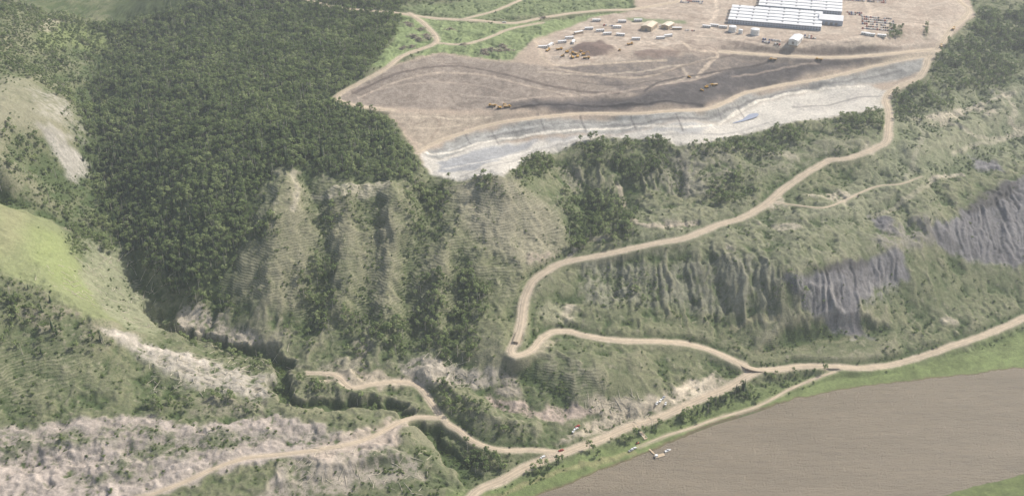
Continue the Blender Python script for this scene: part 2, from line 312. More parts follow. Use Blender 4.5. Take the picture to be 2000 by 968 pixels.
paint("1225,34 1345,40 1340,46 1230,42",lin(110,130,84),.8,2)
# left hills
paint("-60,150 60,158 130,200 150,240 100,240 0,262 -60,260",lin(144,141,116),.7,6,kill=.6)
paint("60,170 130,195 150,225 110,235 70,225",lin(172,166,152),.6,4,br=0,kill=.9)
paint("62,238 110,255 150,285 185,345 175,360 130,345 100,290",lin(180,174,162),.9,3,1.6,kill=1,var=.4)
paint("100,200 150,225 180,290 150,280",lin(172,166,152),.6,4,1.4,br=0,kill=.7)
paint("0,10 90,20 80,60 0,60",lin(138,138,104),.7,6,1.5,br=-.1,kill=.7); paint("90,40 210,40 210,95 140,90 60,100",lin(134,146,88),.8,5,kill=.9); paint("70,30 110,38 108,64 72,60",lin(184,174,150),.85,2,1.4,kill=1); paint("0,60 60,70 50,110 0,100",lin(160,152,124),.6,5,1.5,br=0,kill=.6)
paint("-60,395 20,405 100,432 150,470 165,545 235,632 180,622 100,577 0,530 -60,505",lin(136,143,96),.95,4,.5,var=.2,kill=1)
paint("60,440 120,455 150,520 200,600 120,560 60,500",lin(148,160,96),.6,10,.5,var=.1)
paint("0,400 60,415 40,470 0,520",lin(152,148,110),.6,8)
paint("165,465 230,480 262,560 340,640 290,655 215,620 160,540",lin(150,152,118),.85,5,1,var=.3,kill=.8)
paint("195,640 260,650 340,690 440,712 540,752 515,782 430,768 330,735 285,700",lin(182,173,158),.9,4,1,br=-.3,kill=.85)
stroke("200,645 260,665 340,690 400,710",4,lin(202,191,174),.9)
paint("340,592 400,600 470,640 535,672 470,668 400,655 350,640",lin(184,172,153),.9,3,1,br=-.3,kill=.9)
paint("60,590 150,600 210,660 120,660 40,640",lin(162,150,130),.7,4,br=.05)
for s,c,a in [("780,700 830,695 930,725 990,720 960,745 930,765 850,745 790,745","188,176,158",.9),("640,720 800,742 800,752 690,760 620,742","188,172,150",.8),
  ("-60,832 300,812 380,832 520,812 640,838 700,862 800,828 740,890 600,892 480,905 300,975 -60,990","180,167,155",.95),
  ("560,905 640,880 800,882 840,930 700,960 560,990 480,985","184,171,155",.9),("700,830 800,822 780,860 690,880 640,900 600,880","190,174,156",.9),
  ("1140,775 1260,780 1340,745 1420,735 1400,765 1300,800 1240,822 1160,850 1080,870 1100,845 1180,820","188,174,152",.85),("1310,755 1360,740 1385,745 1360,770 1310,785","226,210,182",.95),
  ("945,775 1050,795 1150,788 1180,800 1120,825 1040,815 960,795","178,160,146",.9),("985,735 1020,735 1010,780 960,775","164,152,136",.8),
  ("1050,600 1100,590 1130,600 1120,640 1060,640","160,156,126",.6),("1090,655 1060,690 1030,705 1060,665","176,164,138",.7),
  ("690,660 720,660 715,720 690,715","174,162,142",.7),("630,700 700,705 690,735 630,725","166,156,134",.7),("550,620 570,650 540,700 520,690","164,156,132",.6),("380,770 520,780 520,805 380,815","166,154,136",.5)]:
    paint(s,lin(*map(int,c.split(','))),a,3,1.2,br=-.5,kill=.92,var=.45)
for s in ["-60,850 150,845 300,832 320,848 120,880 -60,900","0,815 200,820 300,806 300,816 0,832","330,852 520,838 560,850 400,885 200,905 240,880","600,842 660,850 640,868 600,870","560,900 600,900 610,940 560,950","120,930 300,900 330,912 180,950","700,895 850,880 870,930 760,930","520,960 700,940 860,935 870,975 520,985"]:
    paint(s,lin(96,104,72),.9,4,1.6,br=-.05); lay(dB,s,.3,4,1,br=0)
# right slopes
paint("1720,200 2100,120 2100,330 1900,320 1740,400 1640,440 1560,420 1700,330",lin(146,148,118),.5,14,1,kill=.35)
paint("1240,400 1500,400 1700,410 1850,370 1830,430 1740,480 1540,530 1480,490 1200,490",lin(142,142,114),.45,10,1.2,br=-.2,kill=.3)
for s in ["1105,590 1125,600 1115,630 1105,620","1470,428 1560,440 1570,450 1480,440","1600,380 1680,375 1640,395","1690,285 1720,282 1700,300 1680,302","1800,235 1880,215 1890,225 1830,245","1830,345 1870,340 1830,360","1420,480 1440,478 1435,500","1270,430 1350,432 1320,445","1950,180 1990,180 1960,195","1900,205 1960,215 1920,225","1840,620 1860,620 1855,640 1838,636","1960,230 2000,240 1990,262","1480,392 1530,388 1535,402 1500,404","1500,300 1540,296 1560,310 1520,312","1560,385 1620,380 1600,392"]:
    paint(s,lin(188,176,152),.9,2,1.6,br=-.3,kill=1,var=.4)
stroke("1205,362 1220,395 1240,430 1290,440 1360,436",3,lin(182,168,146),.8); stroke("1110,505 1130,480 1160,465 1200,460",3,lin(182,168,146),.7)
stroke("1780,232 1850,222 1900,212 1950,190",3,lin(190,178,156),.7); stroke("1820,358 1850,345 1880,340",3,lin(190,178,156),.7); stroke("1430,640 1450,630 1520,615",2.5,lin(168,158,124),.6)
stroke("1850,240 1900,262 1950,270 2010,255",3,lin(184,174,150),.6);stroke("1940,160 1980,210 1975,240",3,lin(184,174,150),.6);stroke("1700,425 1760,400 1830,350",2.5,lin(178,168,144),.5);stroke("1860,300 1900,290 1990,262 2040,240",2.5,lin(184,174,150),.6)
stroke("1325,310 1345,350 1345,380",2.5,lin(176,162,142),.7); stroke("1660,640 1675,655 1665,662",3,lin(176,168,150),.7); stroke("1640,570 1665,620 1690,655",3,lin(160,150,138),.6); stroke("1480,690 1600,670 1700,640",2,lin(148,142,110),.5)
stroke("1760,215 1800,250 1790,300 1770,350",2.5,lin(176,168,146),.4); stroke("1880,150 1930,170 1960,200",2.5,lin(180,172,150),.5)
# grey shale cliffs
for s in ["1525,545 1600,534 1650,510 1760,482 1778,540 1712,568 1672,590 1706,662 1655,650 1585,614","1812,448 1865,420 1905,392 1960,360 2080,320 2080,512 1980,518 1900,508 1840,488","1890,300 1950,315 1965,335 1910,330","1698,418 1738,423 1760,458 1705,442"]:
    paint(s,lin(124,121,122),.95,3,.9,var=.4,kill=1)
for s in ["1560,545 1640,555 1640,590 1600,585","1870,490 2000,510 1980,520 1890,510","1600,600 1660,620 1670,640 1610,625","1690,560 1760,540 1740,580 1690,600"]: paint(s,lin(162,156,150),.65,6,1,br=-.1,kill=.5)
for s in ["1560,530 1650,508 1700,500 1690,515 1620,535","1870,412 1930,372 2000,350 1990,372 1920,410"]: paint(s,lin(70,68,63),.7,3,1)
paint("1130,510 1480,498 1540,560 1510,610 1320,600 1140,595",lin(138,136,116),.75,5,1.4,br=-.2,kill=.6,var=.45)
paint("1740,440 1820,420 1830,480 1760,490 1690,470",lin(142,135,126),.7,5,1,br=-.15,kill=.6)
paint("1280,295 1440,285 1400,390 1270,370",lin(144,139,120),.75,5,1.2,br=-.15,kill=.4); paint("1090,330 1130,320 1150,350 1110,370",lin(162,154,132),.7,5,1,br=-.2)
paint("1440,290 1700,250 1700,280 1560,330 1440,370",lin(138,136,112),.6,6,1.3,br=-.05)
paint("640,372 760,352 770,362 700,385 610,390",lin(184,174,150),.8,3,1.3,br=-.1)
stroke("572,335 580,370 568,410",2.5,lin(186,176,152),.7); stroke("610,385 680,380 760,362",2,lin(186,176,152),.5)
paint("1030,500 1100,486 1090,505 1040,520",lin(174,158,140),.8,3,1,br=-.2)
t=((1-sstep(14,34,sN))*sstep(0,2,sN)*(X>-60))[...,None]*.9; C[:]=C*(1-t)+lin(120,134,80)*(1+.25*nM[...,None]+.2*nS[...,None])*t
paint("1620,735 1700,725 1800,706 1900,675 2060,620 2060,700 1800,735 1660,755",lin(118,132,78),.85,4,1,kill=.8,var=.5)
paint("930,972 1100,905 1250,852 1270,870 1150,925 1040,975",lin(118,132,78),.75,3,.8,br=-.3,kill=.5)
stroke("950,975 1050,935 1150,905 1240,880",2.2,lin(158,150,108),.6)
t=((1-sstep(.5,2.5,np.abs(sN)))[...,None])*.7; C[:]=C*(1-t)+lin(120,104,80)*t
t=(sstep(0,2,sS))[...,None]*.9; C[:]=C*(1-t)+lin(108,120,68)*(1+.3*nS[...,None])*t
dB*= (sN>6); dB=np.where(sS>3,.06,dB)
t=roadmask[...,None]; C[:]=C*(1-t)+rd_col*(1+.1*nS[...,None])*t
# ------------------------------------------------------------------ woodland densities
lay(dA,FOREST,1,4,.6); lay(dS,"205,110 260,110 300,250 330,350 340,440 300,500 250,485 200,400 172,300",.5,8,1,br=-.1)
lay(dS,"480,262 600,230 640,200 740,225 818,328 700,345 600,330 480,300",.2,5,1)
dA*=1-.6*sstep(.2,.55,nM*.6+nS*.5)
for s,a in [("-60,-60 210,-60 240,0 210,110 175,210 120,190 60,150 -60,140",.5),("120,180 180,200 175,300 150,280",.4),("0,262 90,262 100,300 60,360 0,360",.5),("-40,330 100,340 200,360 240,440 150,440 0,385",.4),
   ("130,430 220,440 235,500 180,480 150,510",.7),("255,480 330,470 400,560 480,600 420,620 330,580",.9),("640,-60 1240,-60 1240,-20 1000,-8 800,8 640,-5",.45),("1770,-30 1850,-40 1860,10 1790,15",.7),
   ("1905,28 2100,10 2100,160 1990,120 1900,90",.9),("1830,92 1900,80 1990,130 1960,170 1860,180 1820,150",.7),("1745,180 1830,160 1870,195 1800,230 1745,235",.8),
   ("1100,370 1170,360 1235,400 1240,450 1180,480 1110,480",.9),("1195,280 1290,275 1320,300 1290,350 1200,350",.9),("800,355 890,355 865,400 855,460 780,475 800,420",1),
   ("600,500 670,500 670,590 640,640 570,620",.65),("820,540 930,520 950,560 930,680 860,690 800,620",.85),("440,420 540,425 550,465 460,475",.9),("640,395 730,405 710,445 640,435",.55),("560,600 700,620 820,640 820,670 700,660 560,640",.55),
   ("820,740 900,760 960,810 1050,840 1010,865 930,860 870,815",.35),("1250,830 1420,760 1560,718 1620,722 1500,775 1400,810 1290,845",.6),("870,860 1000,895 960,925 900,935",.6),
   ("1000,305 1060,303 1090,320 1060,350 1000,345",.9),("1130,275 1190,280 1190,330 1140,330",.8),("1350,285 1480,260 1580,240 1560,290 1480,310 1360,305",.6),("1580,238 1730,212 1730,260 1640,270",.6),("1370,340 1470,335 1470,390 1390,400",.45),
   ("0,560 60,560 140,620 210,660 180,690 60,690 0,660",.4),("290,775 480,780 520,810 300,815",.35),("550,740 720,770 760,800 620,790",.35),("720,680 790,640 860,690 790,720",.4),("640,650 700,640 720,720 690,700",.3),("1500,560 1560,540 1590,590 1540,610",.4),("920,940 1100,890 1240,850 1230,865 1100,905 980,965",.4),
   ("1250,540 1290,530 1290,590 1240,595",.5),("930,350 975,345 985,375 950,385",.6),("300,640 450,700 540,740 545,700 460,690 350,650",.25)]:
    lay(dA,s,a*.85,5,1.3,br=-.15); lay(dB,s,min(1,a*1.2),8,1.3,br=-.3)
for s in ["0,560 60,560 140,620 210,660 180,690 60,690 0,660","1250,830 1420,760 1560,718 1620,722 1500,775 1400,810 1290,845","255,480 330,470 400,560 330,580","1905,28 2100,10 2100,160 1990,120 1900,90"]: lay(dS,s,.15,4,1,br=0)
clear=(1-sstep(.02,.3,roadmask))*(sN>5)*np.where(site>.5,0,1)
dA*=clear; dS*=clear; dB*=clear
lay(dA,"1736,52 1762,52 1762,74 1736,74",.9,2,.3); lay(dA,"1805,50 1812,50 1812,78 1803,78",.6,2,.3)
t=(np.clip(dA,0,1)*.6)[...,None]; C[:]=C*(1-t)+lin(80,92,56)*t
terr*=(1-np.clip(dA,0,1))*sstep(.22,.5,slope)
L_=(C@np.array([.25,.6,.15]))[...,None]; C=L_+(C-L_)*.9; C*=(.92+.04*site)[...,None]
C=np.clip(C,0.01,1)
print('paint',time.time()-T0)
# ------------------------------------------------------------------ node helpers
def newmat(name):
    m=bpy.data.materials.new(name); m.use_nodes=True; nt=m.node_tree; b=nt.nodes['Principled BSDF']; return m,nt,b
def nd(nt,typ,**kw):
    n=nt.nodes.new(typ)
    for k,v in kw.items():
        if k in('inp',):
            for a,b in v.items(): n.inputs[a].default_value=b
        else: setattr(n,k,v)
    return n
def simple(name,col,rough=.7,metal=0,var=.12,scale=.6):
    m,nt,b=newmat(name); g=nd(nt,'ShaderNodeNewGeometry'); n=nd(nt,'ShaderNodeTexNoise',inp={'Scale':scale,'Detail':4.0}); nt.links.new(g.outputs['Position'],n.inputs['Vector'])
    mr=nd(nt,'ShaderNodeMapRange',inp={'From Min':.3,'From Max':.7,'To Min':1-var,'To Max':1+var}); nt.links.new(n.outputs['Fac'],mr.inputs['Value'])
    mx=nd(nt,'ShaderNodeVectorMath',operation='SCALE'); mx.inputs[0].default_value=tuple(col); nt.links.new(mr.outputs[0],mx.inputs['Scale']); nt.links.new(mx.outputs[0],b.inputs['Base Color'])
    b.inputs['Roughness'].default_value=rough; b.inputs['Metallic'].default_value=metal; return m
def grid_noise(nt,pos,scale,detail=3,rough=.6):
    n=nd(nt,'ShaderNodeTexNoise',inp={'Scale':scale,'Detail':float(detail),'Roughness':rough}); nt.links.new(pos,n.inputs['Vector']); return n.outputs['Fac']
def mapr(nt,v,a,b,c,d):
    m=nd(nt,'ShaderNodeMapRange',inp={'From Min':a,'From Max':b,'To Min':c,'To Max':d}); nt.links.new(v,m.inputs['Value']); return m.outputs[0]
def mth(nt,op,a,b=None):
    m=nd(nt,'ShaderNodeMath',operation=op)
    for i,v in enumerate((a,b)):
        if v is None: continue
        if isinstance(v,(int,float)): m.inputs[i].default_value=v
        else: nt.links.new(v,m.inputs[i])
    return m.outputs[0]
tm,nt,b=newmat('hillside_ground')
g=nd(nt,'ShaderNodeNewGeometry').outputs['Position']
ca=nd(nt,'ShaderNodeAttribute',attribute_name='Col'); ta=nd(nt,'ShaderNodeAttribute',attribute_name='terr'); va=nd(nt,'ShaderNodeAttribute',attribute_name='veg')
n1=mapr(nt,grid_noise(nt,g,.35,4,.7),.25,.75,.7,1.3)
sc=nd(nt,'ShaderNodeVectorMath',operation='SCALE'); nt.links.new(ca.outputs['Color'],sc.inputs[0]); nt.links.new(n1,sc.inputs['Scale'])
sp=nd(nt,'ShaderNodeSeparateXYZ'); nt.links.new(g,sp.inputs[0])
zz=mth(nt,'ADD',sp.outputs['Z'],mth(nt,'MULTIPLY',grid_noise(nt,g,.035,2),6.0)); zz=mth(nt,'ADD',zz,mth(nt,'MULTIPLY',grid_noise(nt,g,.2,2),1.4))
sn=mth(nt,'SINE',mth(nt,'MULTIPLY',zz,3.2)); wv=mapr(nt,sn,.0,.95,0,1)
brk=mapr(nt,grid_noise(nt,g,.09,4),.38,.62,.05,1)
tf=mth(nt,'MULTIPLY',mth(nt,'MULTIPLY',wv,ta.outputs['Fac']),mth(nt,'MULTIPLY',brk,.4))
mx=nd(nt,'ShaderNodeMix',data_type='RGBA'); nt.links.new(tf,mx.inputs[0]); nt.links.new(sc.outputs[0],mx.inputs[6]); mx.inputs[7].default_value=(*lin(182,175,150),1)
vo=nd(nt,'ShaderNodeTexVoronoi',inp={'Scale':.42,'Randomness':1.0}); nt.links.new(g,vo.inputs['Vector'])
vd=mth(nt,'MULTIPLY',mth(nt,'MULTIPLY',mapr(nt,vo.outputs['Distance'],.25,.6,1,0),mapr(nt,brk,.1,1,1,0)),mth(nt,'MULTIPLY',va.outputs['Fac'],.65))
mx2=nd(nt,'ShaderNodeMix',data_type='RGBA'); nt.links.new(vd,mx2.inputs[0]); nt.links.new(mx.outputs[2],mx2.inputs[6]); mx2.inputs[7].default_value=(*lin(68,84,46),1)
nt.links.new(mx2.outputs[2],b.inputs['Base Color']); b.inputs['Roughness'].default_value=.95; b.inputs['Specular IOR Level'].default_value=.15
bh=mth(nt,'ADD',mth(nt,'MULTIPLY',grid_noise(nt,g,.6,3,.7),.9),mth(nt,'MULTIPLY',mth(nt,'MULTIPLY',sn,ta.outputs['Fac']),.16))
bp=nd(nt,'ShaderNodeBump',inp={'Strength':.8,'Distance':1.0}); nt.links.new(bh,bp.inputs['Height']); nt.links.new(bp.outputs[0],b.inputs['Normal'])
ny,nx=X.shape
me=bpy.data.meshes.new('terrain'); me.vertices.add(nx*ny); co=np.stack([X,Y,H],-1).astype(np.float32).reshape(-1); me.vertices.foreach_set('co',co)
idx=np.arange(nx*ny,dtype=np.int32).reshape(ny,nx); q=np.stack([idx[:-1,:-1],idx[:-1,1:],idx[1:,1:],idx[1:,:-1]],-1).reshape(-1)
nf=(nx-1)*(ny-1); me.loops.add(nf*4); me.loops.foreach_set('vertex_index',q); me.polygons.add(nf); me.polygons.foreach_set('loop_start',np.arange(0,nf*4,4,dtype=np.int32)); me.polygons.foreach_set('loop_total',np.full(nf,4,dtype=np.int32))
me.update(calc_edges=True); me.shade_smooth()
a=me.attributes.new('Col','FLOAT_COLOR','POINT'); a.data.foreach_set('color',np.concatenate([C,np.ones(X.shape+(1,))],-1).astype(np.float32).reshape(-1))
a=me.attributes.new('terr','FLOAT','POINT'); a.data.foreach_set('value',terr.astype(np.float32).reshape(-1))
veg=nat*(1-roadmask)*sstep(.0,.06,dB); a=me.attributes.new('veg','FLOAT','POINT'); a.data.foreach_set('value',veg.astype(np.float32).reshape(-1))
me.materials.append(tm)
def link(o): scene.collection.objects.link(o); return o
link(bpy.data.objects.new('terrain',me))
print('mesh',time.time()-T0)
# ------------------------------------------------------------------ road meshes
rm,nt,b=newmat('gravel'); g=nd(nt,'ShaderNodeNewGeometry').outputs['Position']; ac=nd(nt,'ShaderNodeAttribute',attribute_name='across')
trk=mapr(nt,mth(nt,'ABSOLUTE',mth(nt,'SUBTRACT',mth(nt,'ABSOLUTE',ac.outputs['Fac']),.45)),0,.3,1.08,.86)
f=mth(nt,'MULTIPLY',trk,mapr(nt,grid_noise(nt,g,.12,5,.7),.3,.7,.78,1.12))
sc=nd(nt,'ShaderNodeVectorMath',operation='SCALE'); sc.inputs[0].default_value=tuple(rd_col*.95); nt.links.new(f,sc.inputs['Scale']); nt.links.new(sc.outputs[0],b.inputs['Base Color']); b.inputs['Roughness'].default_value=.95
for k,(nm,w,z,wd,al) in enumerate(rdata):
    tg=np.gradient(w,axis=0); tg/=np.hypot(tg[:,0],tg[:,1])[:,None]+1e-9; nrm=np.c_[-tg[:,1],tg[:,0]]
    acr=[-1,-.8,-.3,.3,.8,1]; dz=[-.35,.10,.16,.16,.10,-.35]; V=[];FA=[];AC=[]
    ln=np.arange(len(w)); tp=np.ones(len(w))
    if k in(3,4,5,8,11,12): tp=np.clip((len(w)-1-ln)/9,.15,1)
    wl=tp*wd*.5*(1+.35*pn(ln*.17,ln*0+k*3.3,5)+.2*pn(ln*.9,ln*0+k,6)); wr=tp*wd*.5*(1+.35*pn(ln*.17,ln*0+k*3.3+50.5,5)+.2*pn(ln*.9,ln*0+k+20.5,6))
    for i in range(len(w)):
        for a_,d_ in zip(acr,dz):
            r_=(wl if a_<0 else wr)[i]*a_; V.append((w[i,0]+nrm[i,0]*r_,w[i,1]+nrm[i,1]*r_,z[i]+d_+.012*k)); AC.append(a_)
    for i in range(len(w)-1):
        for j in range(5): a0=i*6+j; FA.append((a0+1,a0,a0+6,a0+7))
    m=bpy.data.meshes.new(nm); m.from_pydata(V,[],FA); m.attributes.new('across','FLOAT','POINT').data.foreach_set('value',AC); m.materials.append(rm); m.update(); m.shade_smooth()
    link(bpy.data.objects.new(nm,m))
# ------------------------------------------------------------------ river
wm,nt,b=newmat('silty_water'); g=nd(nt,'ShaderNodeNewGeometry').outputs['Position']
mp=nd(nt,'ShaderNodeMapping',inp={'Rotation':(0,0,math.radians(-20)),'Scale':(.25,1.0,1)}); nt.links.new(g,mp.inputs['Vector'])
f=mapr(nt,grid_noise(nt,mp.outputs[0],.035,5,.65),.3,.7,.86,1.12); sc=nd(nt,'ShaderNodeVectorMath',operation='SCALE'); sc.inputs[0].default_value=tuple(lin(144,131,111)); nt.links.new(f,sc.inputs['Scale']); nt.links.new(sc.outputs[0],b.inputs['Base Color'])
b.inputs['Roughness'].default_value=.3; b.inputs['Specular IOR Level'].default_value=.8
rip=mth(nt,'ADD',mth(nt,'MULTIPLY',grid_noise(nt,g,.55,3,.7),2.2),mth(nt,'MULTIPLY',grid_noise(nt,mp.outputs[0],.15,4),3.2))
bp=nd(nt,'ShaderNodeBump',inp={'Strength':1.0,'Distance':1.3}); nt.links.new(rip,bp.inputs['Height']); nt.links.new(bp.outputs[0],b.inputs['Normal'])
rx=np.linspace(-6500,6500,200); m=bpy.data.meshes.new('river'); V=[]
for x in rx:
    y1=np.interp(x,np.r_[-7000,shN[0,0]-400,shN[:,0],7000],np.r_[shN[0,1]-900,shN[0,1]-140,shN[:,1],shN[-1,1]+2200])+12
    y0=np.interp(x,np.r_[-7000,shS[0,0]-800,shS[:,0],7000],np.r_[shS[0,1]-1600,shS[0,1]-260,shS[:,1],shS[-1,1]+2100])-12
    V+=[(x,y0,0),(x,y1,0)]
m.from_pydata(V,[],[(2*i,2*i+2,2*i+3,2*i+1) for i in range(len(rx)-1)]); m.materials.append(wm); link(bpy.data.objects.new('river',m))
c=hit(PT("1430,242 1444,232 1462,223 1480,222 1478,230 1452,238")); zb=float(np.mean(c[:,2]))+.12
c2=spline(np.vstack([c,c[:1]])[:,:2],2)
m=bpy.data.meshes.new('pond'); m.from_pydata([(float(x),float(y),zb+.3) for x,y in c2[:-1]],[],[list(range(len(c2)-1))]); pm=simple('pond_water',lin(150,156,170),.15,var=.08); m.materials.append(pm); link(bpy.data.objects.new('pond',m))
# ------------------------------------------------------------------ vegetation prototypes
def leafmat(name,c1,c2,c3):
    m,nt,b=newmat(name); oi=nd(nt,'ShaderNodeObjectInfo')
    cr=nd(nt,'ShaderNodeValToRGB'); cr.color_ramp.elements[0].color=(*c1,1); cr.color_ramp.elements[1].color=(*c3,1); e=cr.color_ramp.elements.new(.5); e.color=(*c2,1)
    st_n=grid_noise(nt,oi.outputs['Location'],.022,3); k=mth(nt,'ADD',mth(nt,'MULTIPLY',oi.outputs['Random'],.6),mapr(nt,st_n,.35,.65,-.1,.5)); nt.links.new(k,cr.inputs[0])
    nt.nodes.remove(b); d=nd(nt,'ShaderNodeBsdfDiffuse'); tr=nd(nt,'ShaderNodeBsdfTranslucent'); ms=nd(nt,'ShaderNodeMixShader'); ms.inputs[0].default_value=.32
    nt.links.new(cr.outputs[0],d.inputs[0]); nt.links.new(cr.outputs[0],tr.inputs[0]); nt.links.new(d.outputs[0],ms.inputs[1]); nt.links.new(tr.outputs[0],ms.inputs[2]); nt.links.new(ms.outputs[0],nt.nodes['Material Output'].inputs[0]); return m
aspL=leafmat('aspen_leaves',lin(100,116,76),lin(130,146,94),lin(170,180,128)); sprL=leafmat('spruce_needles',lin(64,82,60),lin(80,98,70),lin(98,114,84)); shL=leafmat('shrub_leaves',lin(82,100,58),lin(102,120,68),lin(130,144,90))
bark=simple('pale_bark',lin(184,176,162),.9); dbark=simple('dark_bark',lin(84,72,60),.9)
def taper(V,Fc,p0,p1,r0,r1,n=5):
    p0=np.array(p0,float);p1=np.array(p1,float);d=p1-p0; d/=np.linalg.norm(d)+1e-9; u=np.cross(d,[0.3,.2,.93]); u/=np.linalg.norm(u)+1e-9; v=np.cross(d,u); b0=len(V)
    for p_,r_ in((p0,r0),(p1,r1)):
        for i in range(n): a=6.2832*i/n; V.append(tuple(p_+r_*(math.cos(a)*u+math.sin(a)*v)))
    for i in range(n): j=(i+1)%n; Fc.append((b0+i,b0+j,b0+n+j,b0+n+i))
def quad(V,Fc,c,s,r,up=0.4,out=None):
    nrm=r.normal(size=3)*.6; nrm[2]=abs(nrm[2])+up
    if out is not None: nrm=nrm+out*.8
    nrm/=np.linalg.norm(nrm); u=np.cross(nrm,r.normal(size=3)); u/=np.linalg.norm(u)+1e-9; v=np.cross(nrm,u); b0=len(V)
    a=s*r.uniform(.7,1.2); b_=s*r.uniform(.5,.9)
    for du,dv in((-1,-.6),(.2,-1),(1,.4),(-.3,1)): V.append(tuple(np.array(c)+u*a*du*.5+v*b_*dv*.5))
    Fc.append((b0,b0+1,b0+2,b0+3))
def mkmesh(name,V,Fc,nb,mats):
    m=bpy.data.meshes.new(name); m.from_pydata(V,[],Fc)
    for x in mats: m.materials.append(x)
    m.polygons.foreach_set('material_index',[0 if i<nb else 1 for i in range(len(Fc))]); m.update(); return m
KC={k:bpy.data.collections.new(k) for k in('aspen_kinds','spruce_kinds','shrub_kinds')}
def proto(cl_,name,m): KC[cl_].objects.link(bpy.data.objects.new(name,m))
for k in range(6):
    r=np.random.default_rng(100+k); V=[];Fc=[]; hh=9+r.uniform(-1.5,1.5); lean=r.normal(size=2)*.6
    taper(V,Fc,(0,0,-1),(lean[0],lean[1],hh*.9),.24,.07)
    cl=[]; zc=hh*.66; RZ=hh*.27; RX=r.uniform(2.4,3.2)
    for i in range(14):
        d=r.normal(size=3); d/=np.linalg.norm(d); q_=r.uniform(.5,1.0)
        c_=np.array([lean[0]*.7+d[0]*RX*q_,lean[1]*.7+d[1]*RX*q_,zc+d[2]*RZ*q_]); cl.append(c_); taper(V,Fc,(lean[0]*.6,lean[1]*.6,max(hh*.3,c_[2]-1.6)),c_,.07,.02,3)
    nb=len(Fc)
    for c_ in cl:
        s=r.uniform(.7,1.3)
        for _ in range(13):
            d=r.normal(size=3); d/=np.linalg.norm(d); quad(V,Fc,c_+d*s*np.array([1,1,.8])*r.uniform(.6,1),1.05,r,.5,d)
    proto('aspen_kinds','aspen_%d'%k,mkmesh('aspen',V,Fc,nb,[bark,aspL]))
r=np.random.default_rng(401); V=[];Fc=[]; taper(V,Fc,(0,0,-1),(.3,.2,12),.3,.08)
for i in range(9): z=r.uniform(4,11); a=r.uniform(0,6.28); taper(V,Fc,(.02*z,.01*z,z),(math.cos(a)*1.1,math.sin(a)*1.1,z+.7),.08,.02,3)
proto('aspen_kinds','snag',mkmesh('snag',V,Fc,len(Fc),[bark,aspL]))
for k in range(3):
    r=np.random.default_rng(200+k); V=[];Fc=[]; hh=12+r.uniform(-1,2); taper(V,Fc,(0,0,-1),(0,0,hh),.24,.03); nb=len(Fc)
    for L in range(17):
        z=1.3+(hh-1.5)*L/17; R=2.1*(1-L/17.5)**.9; nbz=int(5+7*(1-L/17))
        for i in range(nbz):
            a=6.283*i/nbz+r.uniform(-.3,.3)+L; rr=R*r.uniform(.75,1.15); dr=.25*rr; c0=np.array([0,0,z+.35]); tip=np.array([math.cos(a)*rr,math.sin(a)*rr,z-dr]); pe=np.array([-math.sin(a),math.cos(a),0])*(.28+.22*rr); mid=(c0+tip)/2
            b0=len(V); V+= [tuple(c0),tuple(mid+pe),tuple(tip),tuple(mid-pe+[0,0,-.15])]; Fc.append((b0,b0+1,b0+2,b0+3))
    proto('spruce_kinds','spruce_%d'%k,mkmesh('spruce',V,Fc,nb,[dbark,sprL]))
for k in range(4):
    r=np.random.default_rng(300+k); V=[];Fc=[]; cl=[]
    for i in range(5):
        a=r.uniform(0,6.28); rr=r.uniform(.2,1.3); c_=np.array([math.cos(a)*rr,math.sin(a)*rr,r.uniform(.5,1.5)]); cl.append(c_); taper(V,Fc,(0,0,-.5),c_,.06,.02,3)
    nb=len(Fc)
    for c_ in cl:
        for _ in range(12):
            d=r.normal(size=3); d/=np.linalg.norm(d); quad(V,Fc,c_+d*np.array([.95,.95,.7])*r.uniform(.6,1),.85,r,.4,d)
    proto('shrub_kinds','shrub_%d'%k,mkmesh('shrub',V,Fc,nb,[dbark,shL]))
def mkng(cname):
    NG=bpy.data.node_groups.new('scatter_'+cname,'GeometryNodeTree'); NG.interface.new_socket('Geometry',in_out='INPUT',socket_type='NodeSocketGeometry'); NG.interface.new_socket('Geometry',in_out='OUTPUT',socket_type='NodeSocketGeometry')
    N_=NG.nodes; K_=NG.links; gi=N_.new('NodeGroupInput'); go=N_.new('NodeGroupOutput'); ip=N_.new('GeometryNodeInstanceOnPoints'); ci=N_.new('GeometryNodeCollectionInfo'); ci.inputs['Collection'].default_value=KC[cname]; ci.inputs['Separate Children'].default_value=True; ci.inputs['Reset Children'].default_value=True
    def na(n,t): q=N_.new('GeometryNodeInputNamedAttribute'); q.data_type=t; q.inputs['Name'].default_value=n; return q.outputs['Attribute']
    cmb=N_.new('ShaderNodeCombineXYZ'); K_.new(na('rz','FLOAT'),cmb.inputs[2])
    K_.new(gi.outputs[0],ip.inputs['Points']); K_.new(ci.outputs[0],ip.inputs['Instance']); ip.inputs['Pick Instance'].default_value=True; K_.new(na('kid','INT'),ip.inputs['Instance Index']); K_.new(cmb.outputs[0],ip.inputs['Rotation']); K_.new(na('scl','FLOAT'),ip.inputs['Scale']); K_.new(ip.outputs[0],go.inputs[0]); return NG
